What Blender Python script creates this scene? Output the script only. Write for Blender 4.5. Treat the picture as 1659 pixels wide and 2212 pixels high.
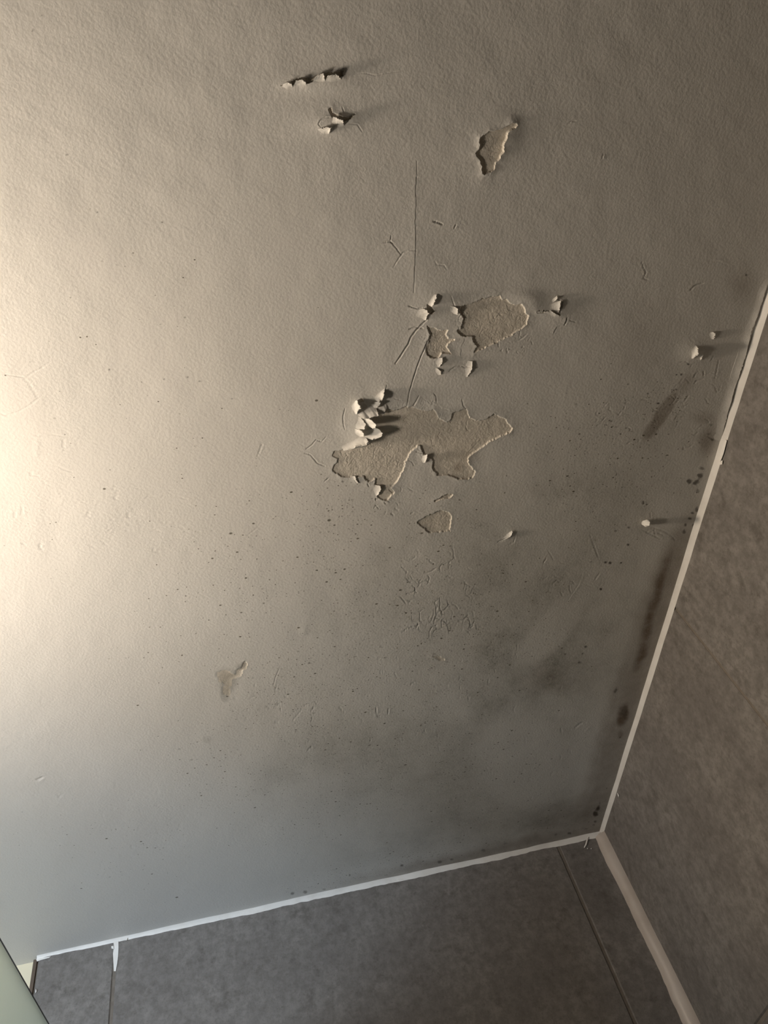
import bpy, math, random
import numpy as np
from mathutils import Matrix, Vector

# ------------------------------------------------------------------ clear
for o in list(bpy.data.objects):
    bpy.data.objects.remove(o, do_unlink=True)
scene = bpy.context.scene
col = scene.collection
H = 2.40                     # ceiling height; room corner at x=0, y=0

# ------------------------------------------------------------------ camera
CW, CH, FPX = 1659.0, 2212.0, 1595.82
Rwc = np.array([[0.97588223, -0.00304894, -0.21827636],
                [-0.12485333, 0.81241932, -0.56954937],
                [0.17906845, 0.58306564, 0.79244492]])     # world -> camera (x right, y down, z forward)
CAM = np.array([-0.43687777, -0.99127227, H - 0.5105137])
cam_data = bpy.data.cameras.new('camera')
cam_data.sensor_fit = 'HORIZONTAL'
cam_data.sensor_width = 36.0
cam_data.lens = FPX / CW * 36.0
cam_data.clip_start = 0.01
cam = bpy.data.objects.new('camera', cam_data)
col.objects.link(cam)
rot = Rwc.T @ np.diag([1.0, -1.0, -1.0])
M = Matrix.Identity(4)
for i in range(3):
    for j in range(3):
        M[i][j] = rot[i, j]
    M[i][3] = CAM[i]
cam.matrix_world = M
scene.camera = cam

# ------------------------------------------------------------------ world, lights, exposure
world = bpy.data.worlds.new('world')
scene.world = world
world.use_nodes = True
world.node_tree.nodes['Background'].inputs[0].default_value = (0.62, 0.72, 0.9, 1)
world.node_tree.nodes['Background'].inputs[1].default_value = 0.05

LAMP = (-0.80, -0.75, H - 0.255)      # globe lamp hanging under the ceiling, left of the frame
LAMP_R = 0.045
LAMP_COL = (1.0, 0.875, 0.735)
LAMP_STRENGTH = 76.0
# added spot, no known source: rakes the paint, brightens right wall, beads and flakes
SPOT = (-1.30, -0.74, H - 0.12)
SPOT_AIM = (0.0, -0.68, H + 0.04)
spot = bpy.data.lights.new('added_rake_light', 'SPOT')
spot.energy = 24.0
spot.color = (1.0, 0.83, 0.65)
spot.spot_size = math.radians(82)
spot.spot_blend = 1.0
spot.shadow_soft_size = 0.05
spoto = bpy.data.objects.new('added_rake_light', spot)
_ax = (Vector(SPOT_AIM) - Vector(SPOT)).normalized()
spoto.location = Vector(SPOT) + _ax * 0.05
spoto.rotation_euler = _ax.to_track_quat('-Z', 'Y').to_euler()
col.objects.link(spoto)
WIN = dict(x=-1.6, y0=-1.45, y1=-1.00, z0=H - 0.80, z1=H - 0.32)
day = bpy.data.lights.new('window_daylight', 'AREA')
day.shape = 'RECTANGLE'
day.size = WIN['y1'] - WIN['y0']
day.size_y = WIN['z1'] - WIN['z0']
day.color = (0.66, 0.82, 1.0)
day.spread = math.radians(46)
day.energy = 1.4
dayo = bpy.data.objects.new('window_daylight', day)
dayo.location = (WIN['x'] + 0.16, (WIN['y0'] + WIN['y1']) / 2, (WIN['z0'] + WIN['z1']) / 2)
dayo.rotation_euler = (Vector((-0.68, 0.0, H - 0.12)) - dayo.location).to_track_quat('-Z', 'Y').to_euler()
col.objects.link(dayo)

vs = scene.view_settings
vs.view_transform = 'Standard'
vs.look = 'None'
vs.gamma = 1.0
vs.use_curve_mapping = False
vs.exposure = 0.0

# ------------------------------------------------------------------ helpers
rng = np.random.default_rng(7)
random.seed(7)

def P(px, py, z=0.0):
    """photo pixel -> world point on the horizontal plane z below/above the ceiling (arrays fine)"""
    px = np.asarray(px, float); py = np.asarray(py, float); z = np.asarray(z, float)
    d = np.stack(np.broadcast_arrays((px - CW / 2), (py - CH / 2), np.full(np.broadcast(px, py).shape, FPX)), -1) @ Rwc
    t = (H + z - CAM[2]) / d[..., 2]
    return CAM + d * t[..., None]

def Q(px, py, axis, val):
    """photo pixel -> world point on an axis plane (walls)"""
    d = np.array([px - CW / 2, py - CH / 2, FPX]) @ Rwc
    return CAM + d * (val - CAM[axis]) / d[axis]

def link(name, me, parent=None, mat=None, **props):
    o = bpy.data.objects.new(name, me)
    col.objects.link(o)
    if mat is not None:
        me.materials.append(mat)
    if parent is not None:
        o.parent = parent
    for k, v in props.items():
        o[k] = v
    return o

def mesh(name, verts, faces, smooth=False):
    me = bpy.data.meshes.new(name)
    me.from_pydata([tuple(v) for v in verts], [], faces)
    if smooth:
        me.polygons.foreach_set('use_smooth', np.ones(len(me.polygons), bool))
    me.update()
    return me

def box_data(x0, x1, y0, y1, z0, z1, base=0):
    v = [(x0, y0, z0), (x1, y0, z0), (x1, y1, z0), (x0, y1, z0), (x0, y0, z1), (x1, y0, z1), (x1, y1, z1), (x0, y1, z1)]
    f = [(0, 3, 2, 1), (4, 5, 6, 7), (0, 1, 5, 4), (1, 2, 6, 5), (2, 3, 7, 6), (3, 0, 4, 7)]
    return v, [tuple(i + base for i in q) for q in f]

def boxes(name, lst):
    V, F = [], []
    for b in lst:
        v, f = box_data(*b, base=len(V))
        V += v; F += f
    return mesh(name, V, F)

def lathe(name, prof, n=24, smooth=True):
    V, F = [], []
    for r, z in prof:
        for k in range(n):
            a = 2 * math.pi * k / n
            V.append((r * math.cos(a), r * math.sin(a), z))
    for i in range(len(prof) - 1):
        for k in range(n):
            F.append((i * n + k, i * n + (k + 1) % n, (i + 1) * n + (k + 1) % n, (i + 1) * n + k))
    return mesh(name, V, F, smooth)

# ---- numpy noise
_tab = np.random.default_rng(3).random((256, 256))
def vnoise(x, y):
    xi = np.floor(x).astype(int); yi = np.floor(y).astype(int)
    fx = x - xi; fy = y - yi
    fx = fx * fx * (3 - 2 * fx); fy = fy * fy * (3 - 2 * fy)
    a = _tab[yi & 255, xi & 255]; b = _tab[yi & 255, (xi + 1) & 255]
    c = _tab[(yi + 1) & 255, xi & 255]; d = _tab[(yi + 1) & 255, (xi + 1) & 255]
    return (a * (1 - fx) + b * fx) * (1 - fy) + (c * (1 - fx) + d * fx) * fy

def fnoise(x, y, s, o=3):
    """fractal noise about 0, feature size s"""
    r = 0; a = 1; t = 0
    for k in range(o):
        r = r + a * (vnoise(x / s + 17.3 * k, y / s + 5.1 * k) - .5); t += a
        a *= .5; s *= .5
    return 2 * r / t

def sstep(a, b, x):
    t = np.clip((x - a) / (b - a), 0, 1)
    return t * t * (3 - 2 * t)

# ------------------------------------------------------------------ materials
class NT:
    def __init__(s, name):
        s.m = bpy.data.materials.new(name); s.m.use_nodes = True
        s.t = s.m.node_tree; s.n = s.t.nodes; s.l = s.t.links
        s.b = s.n['Principled BSDF']
    def new(s, typ, **kw):
        n = s.n.new(typ)
        for k, v in kw.items():
            setattr(n, k, v)
        return n
    def set(s, sock, v):
        if hasattr(v, 'is_linked') or isinstance(v, bpy.types.NodeSocket):
            s.l.new(v, sock)
        else:
            sock.default_value = v
    def math(s, op, a, b=None, c=None, clamp=False):
        n = s.new('ShaderNodeMath', operation=op, use_clamp=clamp)
        for i, v in enumerate((a, b, c)):
            if v is not None:
                s.set(n.inputs[i], v)
        return n.outputs[0]
    def ss(s, x, a, b, o0=0.0, o1=1.0):
        n = s.new('ShaderNodeMapRange', interpolation_type='SMOOTHSTEP')
        s.set(n.inputs['Value'], x); s.set(n.inputs['From Min'], a); s.set(n.inputs['From Max'], b)
        s.set(n.inputs['To Min'], o0); s.set(n.inputs['To Max'], o1)
        return n.outputs[0]
    def mix(s, f, a, b, typ='MIX'):
        n = s.new('ShaderNodeMix', data_type='RGBA', blend_type=typ)
        s.set(n.inputs['Factor'], f); s.set(n.inputs[6], a); s.set(n.inputs[7], b)
        return n.outputs[2]
    def noise(s, vec, scale, detail=3, rough=.55, out='Fac'):
        n = s.new('ShaderNodeTexNoise')
        s.l.new(vec, n.inputs['Vector']); n.inputs['Scale'].default_value = scale
        n.inputs['Detail'].default_value = detail; n.inputs['Roughness'].default_value = rough
        return n.outputs[out]
    def obj(s):
        return s.new('ShaderNodeTexCoord').outputs['Object']
    def geo(s):
        return s.new('ShaderNodeNewGeometry').outputs['Position']
    def bump(s, h, dist, strength=1.0, normal=None):
        n = s.new('ShaderNodeBump')
        s.set(n.inputs['Height'], h); n.inputs['Distance'].default_value = dist
        n.inputs['Strength'].default_value = strength
        if normal is not None:
            s.l.new(normal, n.inputs['Normal'])
        return n.outputs['Normal']
    def fin(s, color=None, rough=.6, normal=None, **kw):
        if color is not None: s.set(s.b.inputs['Base Color'], color)
        s.set(s.b.inputs['Roughness'], rough)
        if normal is not None: s.l.new(normal, s.b.inputs['Normal'])
        for k, v in kw.items():
            s.set(s.b.inputs[k], v)
        return s.m

def rgb(r, g, b):
    return (r, g, b, 1.0)

PAINT = rgb(.74, .715, .665)

def relief(t, pos, amp):
    """roller-stipple relief of the ceiling paint"""
    n1 = t.noise(pos, 470, 2.0, .5)
    n2 = t.noise(pos, 120, 1.5, .5)
    h = t.math('ADD', t.math('MULTIPLY', n1, 1.0), t.math('MULTIPLY', n2, .7))
    return t.bump(h, amp)

def paint_material(name, attr):
    t = NT(name)
    pos = t.geo()
    c = PAINT
    tone = t.noise(pos, 9, 3)
    c = t.mix(t.ss(tone, .35, .7, 0, .10), c, rgb(.62, .585, .53))
    if attr:
        a = t.new('ShaderNodeAttribute', attribute_name='mould')
        sep = t.new('ShaderNodeSeparateColor')
        t.l.new(a.outputs['Color'], sep.inputs[0])
        brown, grey, speck = sep.outputs
        dark = a.outputs['Alpha']
        # grey-green film, cloudy
        cl = t.noise(pos, 34, 5, .62)
        cl2 = t.noise(pos, 210, 4, .7)
        f = t.math('MULTIPLY', grey, t.ss(cl, .25, .72, .55, 1.25))
        f = t.math('MULTIPLY', f, t.ss(cl2, .3, .65, .72, 1.12), clamp=True)
        c = t.mix(f, c, rgb(.175, .17, .135))
        # brown damp band
        f = t.math('MULTIPLY', brown, t.ss(t.noise(pos, 45, 5, .62), .25, .65, .68, 1.1), clamp=True)
        c = t.mix(f, c, rgb(.15, .10, .058))
        # mould specks in two sizes
        for sc, mul, gain, seedv in ((150, .8, .27, 0.0), (330, 1.0, .40, 3.7), (620, 2.2, .42, 9.1)):
            v = t.new('ShaderNodeTexVoronoi', feature='F1')
            mp = t.new('ShaderNodeVectorMath', operation='ADD')
            t.l.new(pos, mp.inputs[0]); mp.inputs[1].default_value = (seedv, seedv * .7, 0)
            sc3 = t.new('ShaderNodeVectorMath', operation='MULTIPLY')
            t.l.new(mp.outputs[0], sc3.inputs[0]); sc3.inputs[1].default_value = (.72, 1, 0)
            t.l.new(sc3.outputs[0], v.inputs['Vector']); v.inputs['Scale'].default_value = sc
            s2 = t.new('ShaderNodeSeparateColor'); t.l.new(v.outputs['Color'], s2.inputs[0])
            keep = t.math('LESS_THAN', s2.outputs[0], t.math('MULTIPLY', speck, mul))
            rad = t.math('MULTIPLY', t.math('ADD', .25, s2.outputs[1]), gain * .75)
            edge = t.math('SUBTRACT', rad, v.outputs['Distance'])
            f = t.math('MULTIPLY', t.ss(edge, -.02, .12), keep)
            f = t.math('MULTIPLY', f, t.ss(s2.outputs[2], 0, 1, .3, .85))
            c = t.mix(f, c, rgb(.10, .085, .05))
        c = t.mix(t.math('MULTIPLY', dark, .95), c, rgb(.035, .025, .014))
    return t.fin(c, .55, relief(t, pos, .00021), **{'Specular IOR Level': .35})

MAT_PAINT = paint_material('ceiling_paint', True)
MAT_FLAKE = paint_material('flake_paint', False)

def plaster_material():
    t = NT('bare_plaster')
    pos = t.geo()
    a = t.noise(pos, 45, 4, .6)
    b = t.noise(pos, 400, 3, .6)
    c = t.mix(t.ss(a, .3, .7), rgb(.78, .72, .625), rgb(.73, .67, .58))
    c = t.mix(t.ss(b, .35, .7, 0, .2), c, rgb(.60, .53, .44))
    at = t.new('ShaderNodeAttribute', attribute_name='mould')
    sep = t.new('ShaderNodeSeparateColor'); t.l.new(at.outputs['Color'], sep.inputs[0])
    c = t.mix(sep.outputs[1], c, rgb(.21, .19, .14))
    c = t.mix(sep.outputs[0], c, rgb(.16, .10, .055))
    w = t.new('ShaderNodeTexNoise'); t.l.new(pos, w.inputs['Vector'])
    w.inputs['Scale'].default_value = 300; w.inputs['Detail'].default_value = 4; w.inputs['Distortion'].default_value = 1.8
    h = t.math('ADD', t.math('MULTIPLY', w.outputs['Fac'], 1.0), t.math('MULTIPLY', b, .35))
    return t.fin(c, .85, t.bump(h, .00030), **{'Specular IOR Level': .2})
MAT_PLASTER = plaster_material()

def tile_material():
    t = NT('stone_tile')
    pos = t.geo()
    a = t.noise(pos, 14, 6, .65)
    b = t.noise(pos, 90, 5, .7)
    d = t.noise(pos, 38, 5, .7)
    c = t.mix(t.ss(a, .3, .7), rgb(.195, .179, .164), rgb(.27, .25, .228))
    c = t.mix(t.ss(b, .34, .66, 0, .6), c, rgb(.115, .102, .090))
    c = t.mix(t.ss(d, .52, .68, 0, .6), c, rgb(.095, .082, .070))
    c = t.mix(t.ss(t.noise(pos, 230, 6, .75), .50, .68, 0, .55), c, rgb(.10, .088, .077))
    c = t.mix(t.ss(t.noise(pos, 150, 5, .7), .55, .75, 0, .35), c, rgb(.34, .315, .29))
    oi = t.new('ShaderNodeObjectInfo')
    c = t.mix(t.math('MULTIPLY', oi.outputs['Random'], .12), c, rgb(.20, .18, .168))
    h = t.math('ADD', b, t.math('MULTIPLY', t.noise(pos, 320, 3, .6), .6))
    return t.fin(c, .62, t.bump(h, .0003), **{'Specular IOR Level': .35})
MAT_TILE = tile_material()

def simple(name, c, rough=.6, scale=60, amount=.15, dark=None, amp=0, **kw):
    t = NT(name)
    pos = t.geo()
    n = t.noise(pos, scale, 4)
    dk = dark or tuple(x * .75 for x in c[:3]) + (1,)
    cc = t.mix(t.ss(n, .35, .75, 0, amount), c, dk)
    nm = t.bump(t.noise(pos, scale * 4, 3), amp) if amp else None
    return t.fin(cc, rough, nm, **kw)

MAT_GROUT = simple('grout', rgb(.20, .172, .142), .85, 120, .5, rgb(.12, .095, .075), .0004)
MAT_SEAL = simple('sealant', rgb(.88, .85, .80), .42, 40, .22, rgb(.55, .48, .40), .0004, **{'Specular IOR Level': .4})
MAT_SEAL_SOILED = simple('sealant_soiled', rgb(.56, .49, .43), .35, 25, .5, rgb(.42, .35, .29), .0002, **{'Specular IOR Level': .5})
MAT_CREAM = simple('cream_wall_paint', rgb(.86, .77, .56), .6, 30, .15, None, .0002)
MAT_WHITE = simple('dark_grey_wall_paint', rgb(.075, .067, .06), .6, 20, .1)
MAT_FLOOR = simple('floor_stone', rgb(.08, .072, .066), .5, 18, .5)
MAT_STRIP = simple('brown_strip', rgb(.12, .085, .06), .5, 60, .3)
MAT_METAL = simple('lamp_metal', rgb(.5, .5, .5), .3, 30, .1, Metallic=1.0)
MAT_BRONZE = simple('bronze_added_parts', rgb(.10, .075, .055), .5, 30, .2)
MAT_FRAME = simple('window_frame_white', rgb(.8, .8, .8), .4, 30, .1)

t = NT('frosted_glass')
gcol = t.mix(t.ss(t.noise(t.geo(), 30, 3), .3, .7, 0, .15), rgb(.80, .87, .835), rgb(.73, .80, .765))
_tr = t.new('ShaderNodeBsdfTranslucent'); t.l.new(gcol, _tr.inputs['Color'])
_mx = t.new('ShaderNodeMixShader'); _mx.inputs[0].default_value = .5
t.l.new(t.b.outputs[0], _mx.inputs[1]); t.l.new(_tr.outputs[0], _mx.inputs[2])
t.l.new(_mx.outputs[0], t.n['Material Output'].inputs['Surface'])
MAT_GLASS = t.fin(t.mix(t.ss(t.noise(t.geo(), 30, 3), .3, .7, 0, .15), rgb(.66, .73, .70), rgb(.58, .66, .63)), .45,
                  **{'Transmission Weight': .15, 'IOR': 1.5})
MAT_GLASS_EDGE = simple('glass_edge', rgb(.012, .022, .020), .25, 60, .2)

t = NT('lamp_globe')
t.b.inputs['Base Color'].default_value = (.9, .85, .75, 1)
t.b.inputs['Emission Color'].default_value = LAMP_COL + (1,)
t.b.inputs['Emission Strength'].default_value = LAMP_STRENGTH
MAT_GLOBE = t.m
t = NT('window_pane')
MAT_PANE = t.fin(rgb(.85, .9, .95), .6, **{'Transmission Weight': .8})

# ------------------------------------------------------------------ ceiling damage, measured in photo pixels
def Z(ox, oy, s, pts):
    return [(ox + s * x, oy + s * y) for x, y in pts]
zA = lambda p: Z(980, 220, .12055, p)
zB = lambda p: Z(820, 320, .25316, p)
zD = lambda p: Z(620, 800, .31344, p)
zE = lambda p: Z(860, 1020, .37372, p)
zH = lambda p: Z(560, 100, .2411, p)
zF = lambda p: Z(740, 840, .08439, p)       # curled flakes
zJ = lambda p: Z(860, 630, .09644, p)
zK = lambda p: Z(1100, 620, .09644, p)
zL = lambda p: Z(1420, 700, .11757, p)
zM = lambda p: Z(1340, 1060, .08439, p)
zR = lambda p: Z(1240, 520, .32556, p)
zS = lambda p: Z(880, 1160, .14467, p)
zW = lambda p: Z(0, 700, .33755, p)
zX = lambda p: Z(0, 1300, .33755, p)
zC = lambda p: Z(380, 1000, .28933, p)
zT = lambda p: Z(600, 1380, .18083, p)

# bare patches: polygon, rim lift (mm), rim reach (px), edge raggedness (px), label
PATCHES = [
 (zA([(640,520),(590,560),(520,600),(470,650),(450,710),(465,770),(445,850),(375,920),(420,980),(490,1055),(475,1090),(500,1130),(520,1160),(500,1190),(505,1260),(545,1295),(600,1270),(650,1240),(710,1210),(720,1150),(750,1080),(810,1020),(850,930),(890,880),(890,810),(880,770),(905,710),(930,640),(960,550),(1020,500),(1090,470),(1125,420),(1110,380),(1050,380),(1000,400),(950,430),(880,460),(820,500),(740,510),(690,530)]),
  1.3, 9, 1.0, 'pinkish bare plaster patch shaped like a leaf near the top'),
 (zB([(665,1375),(700,1345),(760,1330),(820,1310),(880,1285),(950,1270),(1020,1262),(1045,1295),(1080,1285),(1120,1325),(1160,1340),(1210,1325),(1235,1365),(1245,1410),(1270,1430),(1255,1460),(1255,1500),(1200,1545),(1130,1590),(1060,1630),(980,1665),(900,1700),(800,1745),(830,1690),(800,1650),(795,1605),(740,1605),(690,1600),(655,1550),(690,1545),(710,1500),(715,1450),(690,1410)]),
  .9, 9, 1.4, 'tan bare plaster patch with a straight lower edge'),
 (zB([(395,1505),(430,1525),(460,1530),(500,1550),(545,1550),(580,1550),(565,1590),(590,1625),(640,1630),(600,1650),(565,1690),(590,1720),(610,1755),(570,1750),(530,1745),(500,1785),(440,1790),(400,1750),(390,1710),(410,1660),(430,1590)]),
  .7, 7, 1.2, 'small rough bare plaster patch beside the long crack'),
 (zD([(380,550),(470,535),(560,510),(600,480),(650,450),(620,425),(575,400),(560,350),(620,305),(680,290),(690,265),(760,275),(820,250),(860,250),(900,265),(960,285),(1010,265),(1050,330),(1100,360),(1125,350),(1140,290),(1190,280),(1235,265),(1255,330),(1320,345),(1360,340),(1425,300),(1500,330),(1520,365),(1555,395),(1540,425),(1500,440),(1440,470),(1370,510),(1300,555),(1240,600),(1255,650),(1295,700),(1280,740),(1225,750),(1170,745),(1110,720),(1040,720),(1000,670),(1010,620),(970,590),(940,570),(910,515),(850,560),(825,605),(800,680),(770,750),(720,810),(740,840),(690,895),(630,880),(620,860),(640,810),(600,790),(610,745),(560,770),(520,730),(460,735),(380,735),(310,690),(350,610),(310,590),(320,555)]),
  .8, 8, 1.4, 'largest bare plaster patch below the curled flakes'),
 (zE([(110,290),(180,245),(250,220),(300,235),(310,265),(300,310),(300,340),(240,345),(180,350),(140,320)]),
  .5, 6, 1.6, 'small faint bare patch under the large one'),
 (zE([(200,165),(240,150),(280,125),(315,128),(300,145),(250,155),(215,170)]), .5, 5, 1.0, 'narrow bare slit between two patches'),
 (zE([(195,1060),(240,1065),(270,1075),(270,1090),(235,1085),(200,1070)]), .4, 5, .8, 'tiny brown bare slit in the mouldy area'),
 (zH([(195,350),(280,318),(340,290),(400,275),(470,285),(500,268),(570,238),(640,232),(690,233),(748,218),(752,268),(700,272),(640,278),(600,284),(570,288),(500,306),(440,326),(400,336),(340,328),(290,350),(240,352)]),
  .7, 7, .8, 'long ragged tear near the top'),
 (zH([(615,560),(645,545),(660,596),(740,628),(800,636),(855,606),(825,646),(765,664),(700,660),(650,630)]), .7, 7, .7, 'star shaped tear in the paint'),
 (zK([(590,520),(760,515),(945,525),(1060,590),(1130,620),(1100,640),(1040,630),(940,560),(760,570),(600,556)]), .6, 6, .6, 'thin slit right of the tan patch'),
 (zJ([(630,380),(650,260),(700,300),(760,340),(800,440),(760,490),(700,500)]), .5, 7, .6, 'small gap under a lifted flake'),
 (zF([(400,290),(490,235),(560,330),(620,420),(560,480),(450,500),(400,400)]), .5, 8, .6, 'bare recess shaped as the shadow behind a curled flake'),  # recess cut where only the flake's shadow lies on the paint
 (zX([(1385,450),(1450,440),(1500,470),(1570,380),(1585,405),(1530,470),(1480,500),(1470,560),(1455,605),(1425,590),(1430,520),(1395,510)]), .25, 4, 2.0, 'scraped grey patch in the lower left'),
]

# cracks: polyline, half width px, groove mm, lift (left of travel, right) mm, reach px
CR = []
def crack(pts, w=1.3, g=.5, l=.25, r=.25, reach=5):
    CR.append((pts, w * .66, g * 1.1, l * .55, r * .55, reach * .75))
crack([(901,345),(900,380),(898,410),(899,440),(897,480),(898.5,512),(898,540),(896,575),(894,632)], 1.0, .25, .0, .30, 8)
crack(zB([(400,1462),(350,1515),(310,1555),(265,1615),(245,1670),(190,1755),(135,1840)]), 1.9, .7, .35, .5, 7)
crack(zB([(428,1600),(405,1660),(360,1760),(320,1860),(290,1960),(265,2050)]), 1.5, .6, .3, .3, 5)
crack([(888,835),(884,850),(879,878)], 1.2, .4, .2, .2, 4)
crack(zB([(20,808),(80,795),(130,818)]), 1.2, .4, .2, .2, 4); crack(zB([(100,740),(90,790),(140,850),(180,905)]), 1.2, .4)
crack(zB([(310,868),(250,870),(200,890),(160,945),(120,1010)]), 1.2, .35, .25, .1, 5)
crack(zB([(470,960),(490,995),(550,998),(575,1035)]), 1.2, .2, .3, .0, 6)
crack(zB([(455,622),(490,632),(540,650)]), 1.8, .7, .2, .3, 4); crack(zB([(650,655),(635,685)]), 1.8, .5, .5, .3, 4)
crack(zB([(610,1260),(640,1355),(665,1380)]), 1.2, .3, .5, .0, 8); crack(zB([(245,1345),(320,1370),(400,1350)]), 1.3, .5, .2, .5, 6)
crack(zB([(250,1545),(300,1530),(370,1535)]), 1.5, .6, .3, .2, 4); crack(zB([(590,1900),(640,1865),(700,1855),(740,1880)]), 1.3, .4, .3, .3, 5)
crack(zB([(1185,1640),(1220,1620),(1260,1585)]), 1.3, .2, .0, .4, 6); crack(zB([(690,1780),(700,1710)]), 1.2, .1, .35, .0, 7)
crack(zK([(1130,560),(1160,430),(1180,330),(1090,270),(1060,250)]), 1.8, .7, .3, .5, 6); crack(zK([(1160,440),(1220,400)]), 1.2, .3)
crack(zK([(1290,680),(1270,770),(1235,845)]), 1.5, .7, .3, .6, 5); crack(zK([(1075,890),(1030,970),(990,1050)]), 1.3, .2, .1, .5, 7)
crack(zK([(1350,740),(1480,780)]), 1.2, .3); crack(zD([(400,260),(385,320),(388,370),(398,405)]), 1.3, .4, .4, .3, 5)
crack(zD([(690,95),(680,130),(660,200)]), 1.2, .3, .2, .5, 7); crack(zD([(870,245),(890,215),(912,172)]), 1.4, .4, .2, .6, 7)
crack(zD([(1010,155),(1028,180),(1030,220)]), 1.2, .3, .1, .5, 7); crack(zD([(1205,200),(1215,245),(1235,265)]), 1.2, .3, .1, .3, 5)
crack(zD([(740,195),(790,205)]), 1.1, .2); crack(zD([(1240,355),(1235,395),(1245,415)]), 1.2, .3, .2, .2, 4)
crack(zD([(1340,470),(1290,525),(1240,580)]), 1.0, .1, .0, .2, 4)
crack(zD([(130,545),(170,515),(200,480),(240,490),(270,460)]), 1.3, .4, .4, .3, 5); crack(zD([(120,570),(160,580),(210,640),(260,660)]), 1.3, .4, .3, .3, 5)
crack(zD([(255,765),(285,745)]), 1.2, .3); crack(zD([(460,730),(470,755),(492,780)]), 1.6, .6, .2, .7, 5); crack(zD([(555,780),(565,800)]), 1.5, .5)
crack(zD([(680,890),(710,905)]), 1.3, .4); crack(zD([(840,620),(860,630),(875,655)]), 1.2, .3); crack(zD([(890,560),(965,580)]), 1.3, .3, .2, .4, 5)
crack([(566,960),(562,972),(556,988)], 1.5, .3, .4, .2, 4)
crack(zE([(575,405),(610,392),(640,372),(655,345)]), 1.7, .5, .6, .3, 6); crack(zE([(680,370),(668,405),(640,420)]), 1.2, .2, .4, .1, 5)
crack(zM([(770,540),(775,620),(785,700)]), 1.5, .2, .6, .2, 3); crack(zM([(880,690),(880,750)]), 1.2, .1, .4, .1, 3); crack(zM([(960,685),(965,740)]), 1.2, .1, .4, .1, 3)
crack(zM([(750,930),(900,960),(1150,1050),(1300,1150),(1420,1270)]), 1.2, .4, .3, .1, 4); crack(zM([(560,1000),(700,1070),(900,1170),(1030,1230)]), 1.2, .4, .3, .1, 4)
crack(zM([(860,980),(890,1090),(920,1190)]), 1.0, .3); crack(zM([(690,1040),(830,1070),(1000,1090),(1120,1150)]), 1.1, .35)
crack(zL([(1030,590),(1010,640),(970,700)]), 1.2, .3, .2, .3); crack(zL([(1130,660),(1125,710),(1090,870),(1070,960),(1050,1030)]), 1.2, .3, .3, .2)
crack(zL([(860,860),(848,950)]), 1.4, .5); crack(zL([(720,900),(690,940),(675,985)]), 1.3, .3, .1, .5); crack(zL([(580,1310),(540,1360),(495,1430)]), 1.2, .3)
crack(zL([(370,1690),(330,1730),(310,1790)]), 1.3, .2, .2, .6); crack(zL([(560,1480),(500,1510)]), 1.2, .3); crack(zL([(820,1860),(740,1930)]), 1.0, .2)
crack(zR([(450,140),(460,175),(478,210),(460,250),(490,260)]), 1.3, .35); crack(zR([(770,330),(800,300),(860,280)]), 1.5, .5); crack(zR([(920,140),(960,135),(1010,158)]), 1.2, .1, .3, .0, 8)
crack(zR([(545,320),(580,300)]), 1.1, .2); crack(zR([(415,965),(410,995)]), 1.2, .2, .4, .2); crack(zR([(225,1070),(200,1095)]), 1.1, .2, .3, .2)
crack(zH([(640,632),(590,636),(545,660),(528,695),(555,730)]), 1.3, .3, .3, .4, 5)
crack(zH([(800,690),(880,700),(925,770)]), 1.2, .2, .3, .2, 5); crack(zH([(740,535),(760,590)]), 1.2, .2, .3, .2, 5); crack(zH([(645,760),(660,715),(700,690)]), 1.6, .5, .4, .3, 5)
crack(zH([(855,245),(950,240),(1040,262),(1130,240),(1250,225),(1400,180)]), 1.4, .05, .22, .18, 7)
crack([(1248,262),(1236,262),(1226,268)], 1.1, .2); crack([(1304,332),(1300,344)], 1.7, .3, .7, .3, 4)
crack(zE([(1110,365),(1135,430),(1160,500)]), 1.2, .3, .2, .2, 4); crack(zE([(1070,575),(1050,640),(1010,700),(975,755)]), 1.2, .1, .4, .1, 4); crack(zE([(1165,585),(1140,620)]), 1.4, .3, .5, .2, 4)
crack(zE([(940,905),(965,925)]), 1.3, .1, .4, .1, 4); crack(zE([(205,1275),(240,1270),(285,1255)]), 1.2, .1, .4, .1, 4); crack(zE([(210,1240),(250,1230),(290,1235)]), 1.2, .3)
crack(zT([(1175,820),(1180,890)]), 1.6, .4, .5, .2, 4); crack(zT([(1325,835),(1318,900)]), 1.6, .4, .5, .2, 4); crack(zT([(1140,908),(1200,895),(1270,878)]), 1.2, .1, .1, .4, 4)
crack([(1242,1572),(1255,1562),(1268,1560)], 1.6, .4, .2, .4, 4); crack([(1262,1578),(1274,1568)], 1.4, .1, .2, .8, 3)
crack([(78,1684),(86,1683),(92,1678)], 2.0, .6, .2, .7, 4); crack([(122,1712),(128,1722),(134,1716)], 1.5, .3)
crack(zW([(20,318),(80,328),(150,340),(185,380),(215,430),(245,475),(190,520),(120,560),(40,585),(0,570)]), 1.2, .25, .1, .1, 3)
crack(zW([(165,345),(210,310),(270,280),(320,240)]), 1.2, .25, .1, .1, 3)
crack(zW([(225,690),(240,720),(330,705),(385,715),(410,720),(405,780),(425,830)]), 1.1, .22, .1, .1, 3); crack(zW([(240,725),(238,790),(242,860)]), 1.1, .2)
crack(zW([(195,935),(200,970),(240,970),(295,1030)]), 1.2, .3); crack(zW([(365,905),(410,930),(470,950)]), 1.1, .2); crack(zW([(370,1055),(400,1110),(405,1160)]), 1.1, .2)
crack(zW([(255,1410),(252,1440),(275,1445),(278,1412),(255,1408)]), 1.3, .3, .3, .3, 3); crack(zW([(135,1400),(160,1415)]), 1.4, .4); crack(zW([(690,1305),(708,1335)]), 1.3, .3)
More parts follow.
